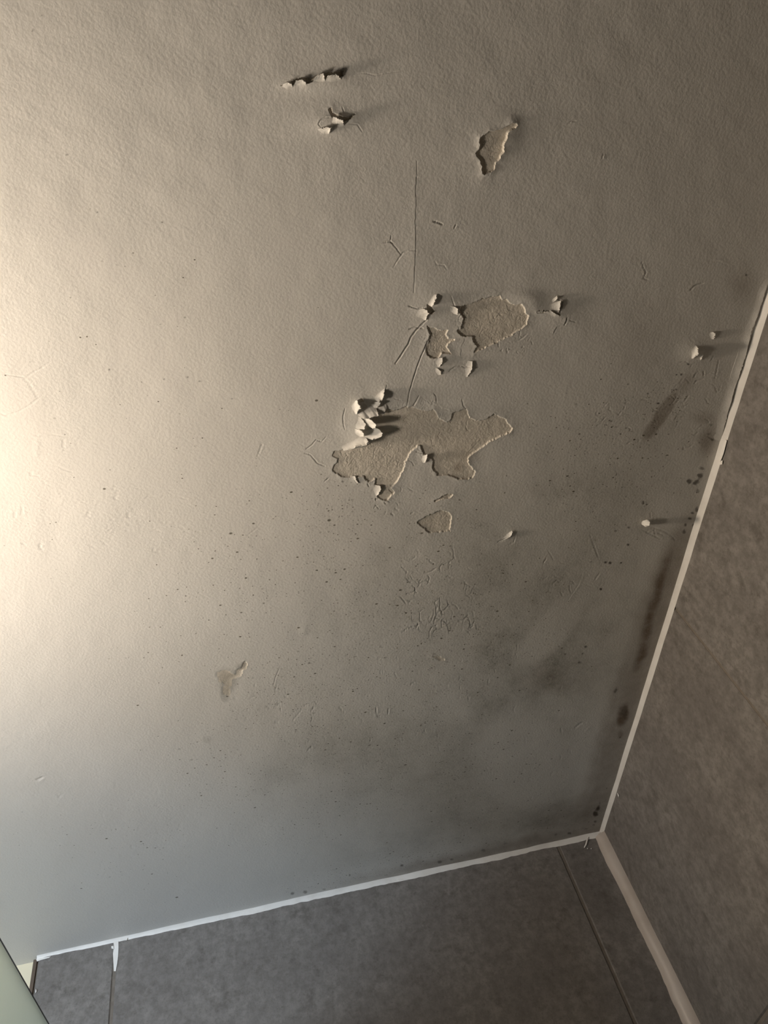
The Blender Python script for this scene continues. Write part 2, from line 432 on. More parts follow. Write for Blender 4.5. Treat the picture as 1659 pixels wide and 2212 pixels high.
crack(zW([(95,1205),(90,1260)]), 1.2, .3); crack(zW([(140,1160),(145,1240)]), 1.2, .2); crack(zW([(430,1690),(480,1678)]), 1.2, .1, .3, .2)
crack(zC([(535,540),(570,515),(605,487)]), 1.2, .25); crack(zC([(1105,140),(1140,112)]), 1.2, .3)
crack(zC([(730,1660),(745,1600),(775,1530)]), 1.1, .2); crack(zC([(870,1930),(920,1870),(945,1840)]), 1.1, .2, .1, .2)
crack(zX([(770,1640),(775,1610)]), 1.2, .1, .3, .1); crack(zX([(850,1640),(858,1605)]), 1.2, .1, .3, .1); crack(zX([(655,1755),(685,1720)]), 1.3, .1, .4, .1); crack(zX([(735,1190),(735,1145)]), 1.2, .1, .3, .1)
# hair cracking scattered in the crazed zones
r2 = np.random.default_rng(21)
def craze(n, cx, cy, rx, ry, lmin, lmax, g, l, w=1.15):
    for _ in range(n):
        a = r2.random() * 2 * math.pi; q = math.sqrt(r2.random())
        x = cx + rx * q * math.cos(a); y = cy + ry * q * math.sin(a)
        th = r2.random() * math.pi * 2; L = lmin + (lmax - lmin) * r2.random()
        pts = [(x, y)]
        for k in range(3):
            th += r2.normal() * .7
            x += L / 3 * math.cos(th); y += L / 3 * math.sin(th)
            pts.append((x, y))
        crack(pts, w, g * (.4 + r2.random()), l * (.3 + r2.random()), l * r2.random(), 3.5)
craze(52, 960, 1270, 95, 95, 8, 30, .3, .18)
craze(26, 960, 1350, 70, 40, 14, 40, .3, .35)
craze(50, 300, 1120, 170, 70, 6, 22, .22, .14)
craze(34, 1500, 870, 60, 120, 8, 26, .25, .25)
craze(26, 1350, 900, 80, 60, 6, 16, .3, .2)
craze(12, 1215, 1245, 60, 40, 8, 26, .25, .15)
craze(16, 860, 1080, 60, 35, 6, 14, .4, .3)
craze(40, 230, 1770, 190, 110, 8, 24, .15, .2)
craze(30, 60, 1650, 60, 200, 8, 26, .05, .22)
craze(20, 1100, 740, 60, 30, 5, 12, .2, .15)
craze(34, 590, 1560, 120, 90, 5, 14, .25, .1)
craze(60, 1000, 1560, 260, 200, 5, 16, .25, .12)
craze(40, 680, 240, 120, 60, 6, 16, .02, .16)
CREASES = []   # worm-like crumbled relief inside the bare plaster
def crumble(n, cx, cy, rx, ry, l):
    for _ in range(n):
        a = r2.random() * 2 * math.pi; q = math.sqrt(r2.random())
        x = cx + rx * q * math.cos(a); y = cy + ry * q * math.sin(a)
        th = r2.random() * math.pi * 2; L = 6 + 16 * r2.random(); pts = [(x, y)]
        for k in range(3):
            th += r2.normal() * .9; x += L / 3 * math.cos(th); y += L / 3 * math.sin(th); pts.append((x, y))
        CR.append((pts, .6, .14, l * .45 * r2.random(), l * .45 * r2.random(), 2.0))
crumble(110, 890, 920, 110, 60, .35)
crumble(90, 800, 1000, 70, 45, .4)
crumble(40, 935, 740, 25, 26, .4)
crumble(36, 1005, 700, 18, 30, .35)
crumble(40, 1080, 690, 60, 40, .22)
crumble(30, 1060, 320, 22, 25, .2)
crumble(20, 940, 1125, 28, 16, .25)

# ------------------------------------------------------------------ ceiling height field on a grid laid over the plane
def steps(stops):
    xs = [stops[0][0]]
    for (a, s), (b, _) in zip(stops[:-1], stops[1:]):
        n = max(1, int(round((b - a) / s)))
        xs += list(a + (b - a) * (np.arange(1, n + 1) / n))
    return np.array(xs)
GX = steps([(-80, 3.2), (520, 2.2), (590, 1.3), (1250, 1.9), (1560, 2.2), (1700, 9.0), (1980, 0)])
GY = steps([(-80, 3.0), (130, 1.4), (390, 1.7), (480, 1.5), (630, 1.3), (1100, 1.6), (1300, 1.9), (1500, 2.1), (2110, 0)])
PXg, PYg = np.meshgrid(GX, GY)
hgt = np.zeros_like(PXg)                    # metres, positive = hanging down into the room
region = np.zeros(PXg.shape, np.int16)      # 0 paint, k = bare patch k

def window(x0, x1, y0, y1):
    i0, i1 = np.searchsorted(GX, [x0, x1]); j0, j1 = np.searchsorted(GY, [y0, y1])
    return slice(max(j0, 0), max(j1, 0)), slice(max(i0, 0), max(i1, 0))

def seg_dist(X, Y, pts, closed=False):
    """distance to a polyline, side (>0 left of travel), arc position 0..1"""
    best = np.full(X.shape, 1e9); side = np.zeros(X.shape); arc = np.zeros(X.shape)
    pp = list(pts) + ([pts[0]] if closed else [])
    L = [0]
    for a, b in zip(pp[:-1], pp[1:]): L.append(L[-1] + math.hypot(b[0] - a[0], b[1] - a[1]))
    for k, (a, b) in enumerate(zip(pp[:-1], pp[1:])):
        dx, dy = b[0] - a[0], b[1] - a[1]; q = dx * dx + dy * dy + 1e-9
        tt = np.clip(((X - a[0]) * dx + (Y - a[1]) * dy) / q, 0, 1)
        ex = X - a[0] - tt * dx; ey = Y - a[1] - tt * dy
        d = np.hypot(ex, ey); m = d < best
        best = np.where(m, d, best)
        side = np.where(m, np.sign(dx * ey - dy * ex), side)
        arc = np.where(m, (L[k] + tt * math.sqrt(q)) / L[-1], arc)
    return best, side, arc

def inside(X, Y, pts):
    r = np.zeros(X.shape, bool); n = len(pts)
    for k in range(n):
        x1, y1 = pts[k]; x2, y2 = pts[(k + 1) % n]
        if y1 == y2: continue
        c = ((y1 > Y) != (y2 > Y)) & (X < (x2 - x1) * (Y - y1) / (y2 - y1) + x1)
        r ^= c
    return r

# broad unevenness of the skim coat
hgt += .0006 * fnoise(PXg, PYg, 260, 2) + .00022 * fnoise(PXg + 900, PYg, 60, 2)
# sheets of paint that have come away around the damage (soft blisters)
for cx, cy, rx, ry, mm in ((785, 925, 38, 42, 2.0), (1085, 300, 40, 55, .7), (700, 265, 45, 25, 1.2), (690, 178, 70, 20, 1.0),
                           (940, 665, 45, 35, .9), (1150, 660, 26, 22, 1.4), (1210, 680, 40, 30, .9), (1500, 760, 30, 22, 1.2),
                           (760, 1285, 22, 26, .25), (656, 1364, 10, 9, .35), (905, 560, 60, 50, .3), (955, 790, 50, 22, .8), (1130, 640, 40, 14, 1.1),
                           (1102, 290, 18, 28, .7), (905, 1030, 30, 30, .3), (445, 1600, 14, 9, .2)):
    j, i = window(cx - 3 * rx, cx + 3 * rx, cy - 3 * ry, cy + 3 * ry)
    X, Y = PXg[j, i], PYg[j, i]
    hgt[j, i] += .001 * mm * np.exp(-((X - cx) / rx) ** 2 - ((Y - cy) / ry) ** 2)

plaster_h = np.zeros_like(hgt)
for k, (poly, lift, reach, rag, lab) in enumerate(PATCHES, 1):
    a = np.array(poly); x0, y0 = a.min(0) - 60; x1, y1 = a.max(0) + 60
    j, i = window(x0, x1, y0, y1)
    X, Y = PXg[j, i], PYg[j, i]
    d, s, arc = seg_dist(X, Y, poly, True)
    d = np.where(inside(X, Y, poly), -d, d)
    d = d + rag * (1.2 * fnoise(X, Y, 9, 2) + .8 * fnoise(X + 50, Y, 3.5, 1))
    n = .35 + 1.1 * np.clip(.5 + .9 * fnoise(X + 13 * k, Y, 26, 2), 0, 1.3)
    out = d > 0
    hgt[j, i] += np.where(out, .001 * lift * .62 * n * np.exp(-np.maximum(d, 0) / reach), 0)
    reg = region[j, i]; reg[~out] = k; region[j, i] = reg
    ph = -.00045 + .00018 * fnoise(X, Y, 14, 3) + .00010 * fnoise(X, Y, 4.5, 2)
    hp = hgt[j, i]; hp[~out] = ph[~out]; hgt[j, i] = hp

for pts, w, g, l, r, reach in CR:
    a = np.array(pts); m = 4 * reach + 4
    x0, y0 = a.min(0) - m; x1, y1 = a.max(0) + m
    j, i = window(x0, x1, y0, y1)
    X, Y = PXg[j, i], PYg[j, i]
    if X.size == 0: continue
    d, s, arc = seg_dist(X, Y, pts)
    d = d + .5 * fnoise(X, Y, 6, 2)
    taper = np.clip(np.minimum(arc, 1 - arc) * 6, .25, 1)
    ww = w * (.6 + .7 * taper)
    lift = np.where(s < 0, l, r) * np.exp(-np.maximum(np.abs(d) - ww, 0) / reach) * taper
    inn = 1 - sstep(ww * .6, ww * 1.15, np.abs(d))
    hgt[j, i] += .001 * (lift * (1 - inn) - g * inn)

# torn paint lip beside the right-hand sealant
lip = [(1664, 600), (1658, 618), (1652, 634), (1644, 660), (1636, 686), (1624, 715), (1618, 741), (1611, 771), (1601, 800), (1593, 826), (1585, 849), (1579, 872), (1572, 894), (1566, 920), (1556, 953)]
j, i = window(1500, 1700, 560, 1020)
X, Y = PXg[j, i], PYg[j, i]
d, s, arc = seg_dist(X, Y, lip)
d2 = np.where(s > 0, -d, d)
d2 = d2 + .8 * fnoise(X, Y, 14, 2)
fade = np.clip(np.minimum(arc, 1 - arc) * 8, 0, 1)
dd = np.where(s > 0, d, -d)      # >0 on the ceiling side
hgt[j, i] += fade * .0003 * np.exp(-np.abs(dd - 6) / 8)

# fade to flat at the rim of the grid so it meets the plain outer ceiling
rim = np.minimum.reduce([PXg - GX[0], PYg - GY[0], np.full_like(PXg, 99)])
hgt *= sstep(0, 40, rim)

# ------------------------------------------------------------------ mould and stains, as masks
brown = np.zeros_like(hgt); grey = np.zeros_like(hgt); speck = np.zeros_like(hgt); dark = np.zeros_like(hgt)
def rline(y):  # right-hand ceiling edge in the photo
    return np.interp(y, [0, 640, 832, 1008, 1230, 1447, 1572, 1692, 1795, 2300], [1860, 1659, 1601, 1546, 1473, 1411, 1368, 1330, 1302, 1160])
def bline(x):
    return np.interp(x, [-100, 75, 1194, 1302, 1700], [2104, 2066, 1820, 1797, 1710])
wob = fnoise(PXg, PYg, 70, 3); wob2 = fnoise(PXg + 400, PYg + 90, 24, 3)
def blob(A, cx, cy, rx, ry, s, ang=0, hard=.0, wv=.25):
    ca, sa = math.cos(math.radians(ang)), math.sin(math.radians(ang))
    u = ((PXg - cx) * ca + (PYg - cy) * sa) / rx; v = (-(PXg - cx) * sa + (PYg - cy) * ca) / ry
    q = np.sqrt(u * u + v * v) + wv * wob + wv * .5 * wob2
    m = 1 - sstep(hard, 1.15, q)
    np.maximum(A, s * m, out=A) if s > 0 else np.multiply(A, 1 + s * m, out=A)
def blob_add(A, *a, **k):
    B = np.zeros_like(A); blob(B, *a, **k); A += B
# grey film
blob_add(grey, 1000, 1330, 420, 330, .26); blob_add(grey, 1210, 1330, 260, 320, .26)
blob_add(grey, 960, 1680, 480, 190, .28); blob_add(grey, 1180, 1640, 260, 240, .18)
blob_add(grey, 1360, 1060, 220, 240, .22); blob_add(grey, 700, 1630, 200, 60, .12, ang=-14)
blob_add(grey, 1190, 1460, 150, 70, .22, ang=-18, hard=.2); blob_add(grey, 1225, 1290, 60, 100, .14)
blob_add(grey, 1230, 1770, 170, 80, .22); blob_add(grey, 1460, 860, 140, 200, .12)
blob_add(grey, 860, 1830, 330, 60, .18, ang=-13)
for cx, cy, rx, ry, ang in ((1448, 1105, 46, 42, -50), (1405, 1190, 22, 62, 20), (1290, 1620, 70, 130, 14), (1130, 1640, 110, 120, 0), (1190, 1360, 40, 120, 42)):
    blob(grey, cx, cy, rx, ry, -.8, ang=ang, hard=.6, wv=.15)
# brown band beside the sealant
dr = rline(PYg) - PXg
band = (1 - sstep(26, 64, dr + 16 * wob + 8 * wob2)) * sstep(1040, 1180, PYg)
band = np.maximum(band, (1 - sstep(40, 74, dr + 12 * wob)) * sstep(1150, 1260, PYg))
wide = (1 - sstep(56, 84, dr + 12 * wob + 6 * wob2)) * sstep(1180, 1500, PYg)
brown = np.maximum(brown, np.maximum(.46 * band, .34 * wide))
core = np.exp(-((dr - 36 + 10 * wob) / 17) ** 2) * sstep(1130, 1230, PYg) * (1 - sstep(1420, 1500, PYg))
brown = np.maximum(brown, .85 * core)
brown *= 1 - .75 * np.exp(-((PXg - 1450) / 42) ** 2 - ((PYg - 1108) / 46) ** 2)
blob(brown, 1428, 898, 66, 15, .50, ang=-57, hard=.6); blob(brown, 1404, 930, 26, 14, .5, ang=-57, hard=.5)
blob(brown, 1480, 830, 40, 18, .35, ang=-57)
blob(brown, 1528, 950, 22, 52, .5, ang=14); blob(brown, 1520, 905, 32, 22, .35); blob(brown, 1605, 620, 46, 60, .3)
blob(brown, 1390, 730, 90, 130, .16, ang=20); blob(brown, 1345, 1545, 20, 40, .85, ang=12, hard=.3); blob(brown, 1340, 1585, 16, 22, .7)
blob(brown, 1180, 1470, 90, 40, .22); blob(brown, 1235, 1770, 100, 45, .3)
db = bline(PXg) - PYg
brown = np.maximum(brown, .5 * (1 - sstep(8, 34, db + 9 * wob + 6 * wob2)) * sstep(560, 1000, PXg))
blob(brown, 1010, 985, 46, 20, .25, ang=12); blob(brown, 990, 1008, 12, 14, .5)
blob(grey, 495, 1465, 34, 24, .0)
for c in (((490, 1470), 22, 28), ((524, 1440), 15, 9), ((486, 1498), 10, 16)):
    blob(grey, c[0][0], c[0][1], c[1], c[2], .42, hard=.5, wv=.5)
blob(grey, 445, 1598, 11, 8, .22, hard=.5)
# explicit dark spots  x, y, rx, ry, strength, angle
for x, y, rx, ry, s, a in ((1489, 1040, 9, 7, .8, 0), (1503, 1043, 12, 8, .8, -30), (1512, 1028, 8, 14, .8, 10), (1516, 1012, 8, 5, .6, 0), (1507, 1060, 6, 9, .5, 0),
        (1495, 1108, 5, 5, .8, 0), (1490, 1120, 5, 4, .85, 0), (1481, 1134, 4, 5, .8, 0), (1478, 1148, 5, 7, .7, 0), (1498, 1135, 3, 8, .8, 20), (1505, 1100, 5, 9, .7, 20),
        (1292, 1746, 7, 15, .95, 18), (1286, 1758, 8, 8, .95, 0), (1285, 1775, 4, 4, .7, 0), (1282, 1782, 3, 3, .6, 0), (1330, 1492, 5, 11, .65, 20), (1339, 1593, 4, 4, .9, 0),
        (1348, 1535, 14, 26, .45, 12), (1229, 1800, 7, 4, .7, 0), (1200, 1802, 5, 4, .5, 0), (1265, 1790, 5, 3, .5, 0),
        (1277, 1214, 4, 3, .9, 0), (1308, 1215, 4, 3, .9, 0), (1318, 1216, 4, 3.5, .95, 0), (1342, 1216, 4.5, 3, .95, 0), (1298, 1273, 4.5, 4.5, 1, 0), (1357, 1177, 4, 4, .95, 0),
        (1389, 1086, 4, 6, .8, 0), (1398, 1090, 4, 3, .8, 0), (1359, 1140, 4, 3, .8, 0), (1330, 1147, 4, 3, .6, 0), (1265, 1397, 4, 4, .9, 0), (1258, 1412, 4, 3, .8, 0), (1220, 1413, 4, 3, .6, 0), (1250, 1431, 5, 3, .8, 0),
        (976, 1856, 7, 3.5, .8, 0), (950, 1862, 6, 4, .7, 0), (868, 1870, 6, 4, .75, 0), (660, 1927, 7, 4, .6, 0), (632, 1930, 6, 4, .6, 0), (700, 1921, 5, 3, .5, 0), (1045, 1836, 8, 4, .5, 0), (1090, 1822, 8, 4, .4, 0),
        (1447, 875, 4, 3, .7, 0), (1422, 872, 5, 3, .9, 0), (1400, 850, 3, 3, .7, 0), (1472, 810, 3.5, 3.5, .9, 0), (1462, 810, 3.5, 2.5, .8, 0), (1487, 787, 4, 3, .9, 0), (1461, 842, 5, 3, .6, 30), (1316, 908, 4, 3, .8, 0), (1340, 937, 3.5, 3, .8, 0), (1511, 956, 3, 3, .8, 0),
        (1530, 938, 6, 5, .6, 0), (1540, 950, 5, 6, .6, 0), (1536, 918, 6, 4, .5, 0), (1611, 594, 3.5, 3, .8, 0), (35, 34, 3, 3, .0, 0), (70, 66, 3, 4, .6, 0), (89, 34, 3, 3, .5, 0),
        (193, 451, 3, 3, .7, 0), (211, 459, 3, 3, .6, 0), (145, 334, 2.5, 4, .5, 0), (740, 1040, 4, 3, .6, 0), (758, 1005, 7, 5, .4, 0), (1010, 1005, 5, 8, .5, 0), (965, 708, 2, 2, .0, 0), (235, 799, 3.2, 3.2, .7, 0), (502, 861, 3.4, 3.4, .7, 0), (432, 824, 3, 3, .7, 0), (405, 815, 3, 3, .6, 0), (354, 819, 3, 3, .5, 0)):
    if s <= 0: continue
    j, i = window(x - 40, x + 40, y - 40, y + 40)
    X, Y = PXg[j, i], PYg[j, i]
    ca, sa = math.cos(math.radians(a)), math.sin(math.radians(a))
    rx, ry = rx * .85, ry * .8
    u = ((X - x) * ca + (Y - y) * sa) / rx; v = (-(X - x) * sa + (Y - y) * ca) / ry
    q = np.sqrt(u * u + v * v) * 1.12 + .55 * fnoise(X, Y, 6, 2)
    dark[j, i] = np.maximum(dark[j, i], s * (1 - sstep(.45, 1.15, q)))
# speck density
blob_add(speck, 900, 1350, 420, 330, .16); blob_add(speck, 720, 1150, 130, 130, .22); blob_add(speck, 1300, 1000, 220, 220, .22)
blob_add(speck, 560, 1350, 330, 380, .07); blob_add(speck, 640, 1690, 300, 150, .14); blob_add(speck, 650, 1520, 130, 120, .16)
blob_add(speck, 1000, 1650, 400, 200, .12); blob_add(speck, 1050, 1350, 200, 150, .12); blob_add(speck, 1430, 870, 70, 70, .3); blob_add(speck, 250, 1830, 260, 120, .04)
blob_add(speck, 860, 1860, 300, 40, .3, ang=-13); blob_add(speck, 300, 900, 500, 500, .012)
for cx, cy, rx, ry in ((1448, 1105, 44, 40), (1290, 1620, 64, 100), (1400, 1190, 22, 55)):
    blob(speck, cx, cy, rx, ry, -.9, hard=.4)

# ------------------------------------------------------------------ build the ceiling meshes from the grid
W3 = P(PXg, PYg, 0.0)
W3[..., 2] = H - hgt
ny, nx = PXg.shape
idx = np.arange(nx * ny).reshape(ny, nx)
quad = np.stack([idx[:-1, :-1], idx[:-1, 1:], idx[1:, 1:], idx[1:, :-1]], -1).reshape(-1, 4)
qreg = region[:-1, :-1].reshape(-1)
flat = W3.reshape(-1, 3)
cen = (flat[quad[:, 0]] + flat[quad[:, 2]]) / 2
tile_end = -0.764
ok = (cen[:, 0] < .004) & (cen[:, 1] < np.where(cen[:, 0] < tile_end, .0135, .004))
quad = quad[ok]; qreg = qreg[ok]
attr = np.stack([brown, grey * .84, speck, dark], -1).reshape(-1, 4)
attr = np.clip(attr, 0, 1).astype(np.float32)

def grid_mesh(name, q, extra=None):
    used, inv = np.unique(q, return_inverse=True)
    q2 = inv.reshape(-1, 4)[:, ::-1]         # wind so that normals face the room
    v = flat[used]; at = attr[used]
    if extra is not None:
        ev, eq = extra
        q2 = np.concatenate([q2, np.array(eq) + len(v)])
        v = np.concatenate([v, np.array(ev)]); at = np.concatenate([at, np.zeros((len(ev), 4), np.float32)])
    me = bpy.data.meshes.new(name)
    me.vertices.add(len(v)); me.vertices.foreach_set('co', v.astype(np.float32).ravel())
    me.loops.add(q2.size); me.loops.foreach_set('vertex_index', q2.astype(np.int32).ravel())
    me.polygons.add(len(q2)); me.polygons.foreach_set('loop_start', np.arange(0, q2.size, 4, dtype=np.int32))
    me.polygons.foreach_set('use_smooth', np.ones(len(q2), bool))
    ca = me.attributes.new('mould', 'FLOAT_COLOR', 'POINT')
    ca.data.foreach_set('color', at.ravel())
    me.update(calc_edges=True)
    return me

# plain ceiling beyond the measured area: ring around the grid footprint
RX0, RX1, RY0, RY1 = -1.6, .0, -2.8, .0135
g00 = P(GX[0], GY[0]); g10 = P(GX[-1], GY[0]); g01 = P(GX[0], GY[-1])
tl = (g00[0] - g01[0]) / (g00[1] - g01[1])
yb = RY1; xb = g00[0] + tl * (yb - g00[1])         # left grid edge at the back wall
ty = (g10[1] - g00[1]) / (g10[0] - g00[0])
yr = g00[1] + ty * (RX1 - g00[0])                   # top grid edge at the right wall
ev = [(RX0, RY0, H), (RX1, RY0, H), (RX1, yr, H), (g00[0], g00[1], H), (xb, yb, H), (RX0, yb, H)]
eq = [(0, 3, 2, 1), (0, 5, 4, 3)]
ceiling = link('ceiling', grid_mesh('ceiling', quad[qreg == 0], (ev, eq)), None, MAT_PAINT,
               kind='structure', label='painted ceiling with peeling paint, cracks and mould', category='ceiling')
link('ceiling_slab', boxes('ceiling_slab', [(RX0 - .1, .1, RY0 - .1, .1, H + .003, H + .1)]), ceiling, MAT_PLASTER)
for k, p in enumerate(PATCHES, 1):
    q = quad[qreg == k]
    if len(q):
        link('bare_plaster', grid_mesh('bare_plaster', q), ceiling, MAT_PLASTER, label=p[4])

def hsample(x, y):
    i = np.clip(np.searchsorted(GX, x), 0, nx - 1); j = np.clip(np.searchsorted(GY, y), 0, ny - 1)
    return hgt[j, i]

# ------------------------------------------------------------------ curled paint flakes
def resample(pts, n):
    a = np.array(pts, float); s = np.r_[0, np.cumsum(np.hypot(*np.diff(a[:, :2], axis=0).T))]
    u = np.linspace(0, s[-1], n)
    return np.stack([np.interp(u, s, a[:, k]) for k in range(a.shape[1])], 1)

def flake(base, free, label, curl=1.5, thick=.0004, rag=.7, n=22, m=13, ext=.85):
    """base: attached edge (px), free: hanging edge (px, px, mm drop)"""
    b = resample(base, n); f = resample(free, n)
    rr = np.random.default_rng(int(abs(b[0, 0] * 7 + b[0, 1] * 13)) % 9999)
    jit = rr.normal(0, rag, (n, 2)); jit[0] = jit[-1] = 0
    b[:, :2] += (b - f[:, :2]) * ext                     # the sheet starts bending a little before the tear
    V = []
    for r in range(m):
        t_ = r / (m - 1)
        q = b * (1 - t_) + f[:, :2] * t_ + jit * t_ ** 5
        hb = np.array([max(float(hsample(x, y)), 0.0) for x, y in (b if t_ > .35 else q)])
        if r == 0: h0 = hb
        hh = hb * (1 - min(t_ * 2.5, 1)) + h0 * min(t_ * 2.5, 1) if t_ <= .4 else h0
        z_ = -(hh - .00012 * (1 - t_) + f[:, 2] * .001 * t_ ** (curl + 1.15))
        V.append(P(q[:, 0], q[:, 1], z_))
    top = np.array(V)
    du = np.gradient(top, axis=1); dv = np.gradient(top, axis=0)
    nn = np.cross(du, dv); nn /= np.linalg.norm(nn, axis=-1, keepdims=True) + 1e-12
    nn *= np.sign(nn[..., 2:3]) + (nn[..., 2:3] == 0)        # towards the ceiling
    back = top + nn * thick
    allv = np.concatenate([top.reshape(-1, 3), back.reshape(-1, 3)])
    F, K = [], n * m
    for r in range(m - 1):
        for c in range(n - 1):
            a0, a1, a2, a3 = r * n + c, r * n + c + 1, (r + 1) * n + c + 1, (r + 1) * n + c
            F.append((a0, a1, a2, a3)); F.append((a3 + K, a2 + K, a1 + K, a0 + K))
    for c in range(n - 1):
        a, b2 = (m - 1) * n + c, (m - 1) * n + c + 1
        F.append((a, b2, b2 + K, a + K)); F.append((c + 1, c, c + K, c + 1 + K))
    for r in range(m - 1):
        a, b2 = r * n, (r + 1) * n
        F.append((b2, a, a + K, b2 + K)); a, b2 = a + n - 1, b2 + n - 1
        F.append((a, b2, b2 + K, a + K))
    me = mesh('paint_flake', allv, F, True)
    me.set_sharp_from_angle(angle=math.radians(50))
    return link('paint_flake', me, ceiling, MAT_FLAKE, label=label)

def fr(z, pts):
    """free edge given in a zoom frame with drops"""
    xy = z([(p[0], p[1]) for p in pts])
    k = 1.0 if z in (zF, zH, zM, zL) else .62
    return [(a, b, p[2] * k) for (a, b), p in zip(xy, pts)]

big = 'curled paint flake hanging over the largest bare patch'
flake(zF([(345,300),(300,450),(340,650)]), fr(zF, [(372,305,3),(410,400,7.5),(462,495,8),(385,575,6),(352,652,1)]), big)
flake(zF([(560,765),(590,890),(660,950)]), fr(zF, [(690,768,4),(775,840,8),(855,925,10),(845,990,10),(780,1018,7)]), big)
flake(zF([(380,700),(320,900),(330,1010)]), fr(zF, [(470,730,1),(590,930,4),(560,1040,5),(500,1098,4),(440,1060,2)]), big, 1.3)
flake(zF([(320,1020),(360,1120),(470,1225)]), fr(zF, [(420,1050,3),(500,1095,7),(538,1140,8.5),(540,1225,6)]), big)
flake(zF([(520,1080),(540,1220),(610,1330)]), fr(zF, [(770,1010,2),(900,1010,5),(945,1060,6),(1035,1160,8),(1000,1222,7),(850,1272,5),(790,1275,4.5),(775,1330,4),(650,1335,3)]), big, 1.2)
flake(zF([(-20,1500),(180,1430),(380,1340),(600,1250)]), fr(zF, [(30,1590,2.5),(240,1530,4.5),(410,1470,6),(480,1470,6.5),(615,1440,7),(662,1355,7)]), big)
flake(zF([(380,640),(470,560),(640,500),(860,480)]), fr(zF, [(470,740,3),(560,765,5),(690,750,5.5),(760,715,6),(930,680,6),(890,600,4)]), big, 1.2)
flake(zF([(800,340),(780,400),(790,470)]), fr(zF, [(930,325,3),(968,395,4.5),(925,440,4),(862,500,3)]), big)
flake(zF([(1060,0),(960,140),(840,290)]), fr(zF, [(1085,10,.5),(1055,130,4),(1042,230,5),(1000,290,5),(920,335,3)]), 'narrow blade of lifted paint above the curled flakes', 1.2)
flake(zF([(1120,350),(1000,400),(880,540)]), fr(zF, [(1130,480,1),(1100,560,2.2),(1040,655,2.6),(950,640,2.4),(872,562,1)]), 'flat loose plate of paint at the large patch', 1.0)
top = 'bright torn lip of paint along the long tear'
flake(zH([(205,362),(250,368),(298,362)]), fr(zH, [(212,346,1),(265,324,4),(290,345,3)]), top, 1.2, n=14)
flake(zH([(312,338),(360,348),(420,346)]), fr(zH, [(330,312,2),(385,303,4),(416,326,3)]), top, 1.2, n=14)
flake(zH([(485,312),(530,318),(590,312)]), fr(zH, [(505,278,2),(575,243,4),(585,290,2.5)]), top, 1.2, n=14)
flake(zH([(595,302),(660,304),(735,296)]), fr(zH, [(615,270,3),(655,262,4),(690,252,4),(725,282,2)]), top, 1.2, n=16)
star = 'small curled flake at the star shaped tear'
flake(zH([(655,700),(700,718),(760,712)]), fr(zH, [(660,634,3),(700,648,4),(750,664,4.5),(757,700,2)]), star, n=14)
flake(zH([(515,742),(560,775),(625,785)]), fr(zH, [(560,738,2),(638,730,5),(628,778,3)]), star, n=14)
lf = 'lifted flake left of the tan bare patch'
flake(zJ([(400,400),(440,520),(590,640)]), fr(zJ, [(560,385,2),(615,390,4),(695,490,6.5),(645,560,4),(622,640,2)]), lf)
flake(zJ([(820,60),(760,180),(690,300)]), fr(zJ, [(868,60,1),(842,165,4.5),(802,285,5),(755,335,3)]), lf, 1.3, n=16)
flake(zJ([(1190,320),(1210,420),(1260,500)]), fr(zJ, [(1280,345,2),(1335,390,4),(1338,468,4),(1330,520,2)]), lf, n=14)
flake(zJ([(900,1490),(870,1590),(880,1690)]), fr(zJ, [(1000,1480,2),(990,1580,3.5),(935,1680,1.5)]), 'lifted flake below the small rough patch', n=14)
flake(zB([(475,1875),(480,1910),(500,1938)]), fr(zB, [(495,1880,1),(517,1905,3),(525,1932,2)]), 'tiny lifted flake below the small rough patch', n=12)
flake(zB([(760,1815),(742,1880),(735,1955)]), fr(zB, [(793,1820,2),(788,1885,3.5),(752,1950,1)]), 'narrow lifted flake under the tan patch', n=14)
rt = 'lifted flake along the thin slit'
flake(zK([(560,640),(650,660),(750,650)]), fr(zK, [(595,548,2),(680,552,2.4),(755,520,2.4)]), rt, n=14)
flake(zK([(770,650),(930,670),(1110,690)]), fr(zK, [(775,560,2),(945,532,3),(1050,612,3),(1125,640,1.5)]), rt, n=16)
flake(zK([(1000,360),(1010,450),(1060,560)]), fr(zK, [(1160,300,3),(1145,400,4),(1112,560,2)]), rt, n=14)
flake(zK([(1000,330),(990,280),(1010,240)]), fr(zK, [(1062,285,3),(1080,245,3.5),(1070,200,1)]), rt, n=12)
flake(zL([(715,400),(665,520),(630,630)]), fr(zL, [(748,440,3),(750,500,5),(772,550,6),(700,600,4),(645,636,1)]), 'pale curled flake near the right-hand edge', n=16)
flake(zL([(825,570),(795,610),(785,660)]), fr(zL, [(847,568,2.5),(830,600,3),(802,665,1)]), 'tiny blade of paint near the right-hand edge', n=12)
flake(zL([(990,150),(985,210),(1005,280)]), fr(zL, [(1025,150,1.5),(1068,180,2.5),(1035,280,1)]), 'small raised chip near the right-hand edge', n=12)
flake(zM([(585,765),(555,810),(545,860)]), fr(zM, [(680,752,6),(757,800,8),(745,890,8),(650,930,6)]), 'bright white chip of paint sticking out by the mould band', .1, .0007, .2, n=16, ext=.05)
flake([(x - 9, y - 3) for x, y in lip], [(x - .5, y, d_) for (x, y), d_ in zip(lip, (.2, .8, 1.5, 1.0, 1.6, 1.1, 1.8, 1.2, 1.6, .9, 1.5, 1.8, 1.0, 1.3, .2))], 'torn paint lip along the right-hand sealant', .6, .0004, .6, n=110, m=8, ext=1.0)
flake(zE([(640,350),(620,375),(600,398)]), fr(zE, [(658,338,3),(662,356,4),(630,385,1.5)]), 'small curled chip in the mouldy area', n=12)
flake(zD([(938,590),(932,615),(942,638)]), fr(zD, [(969,578,4),(966,605,5),(954,634,3)]), 'small curled chip on the tongue of the large patch', n=12)
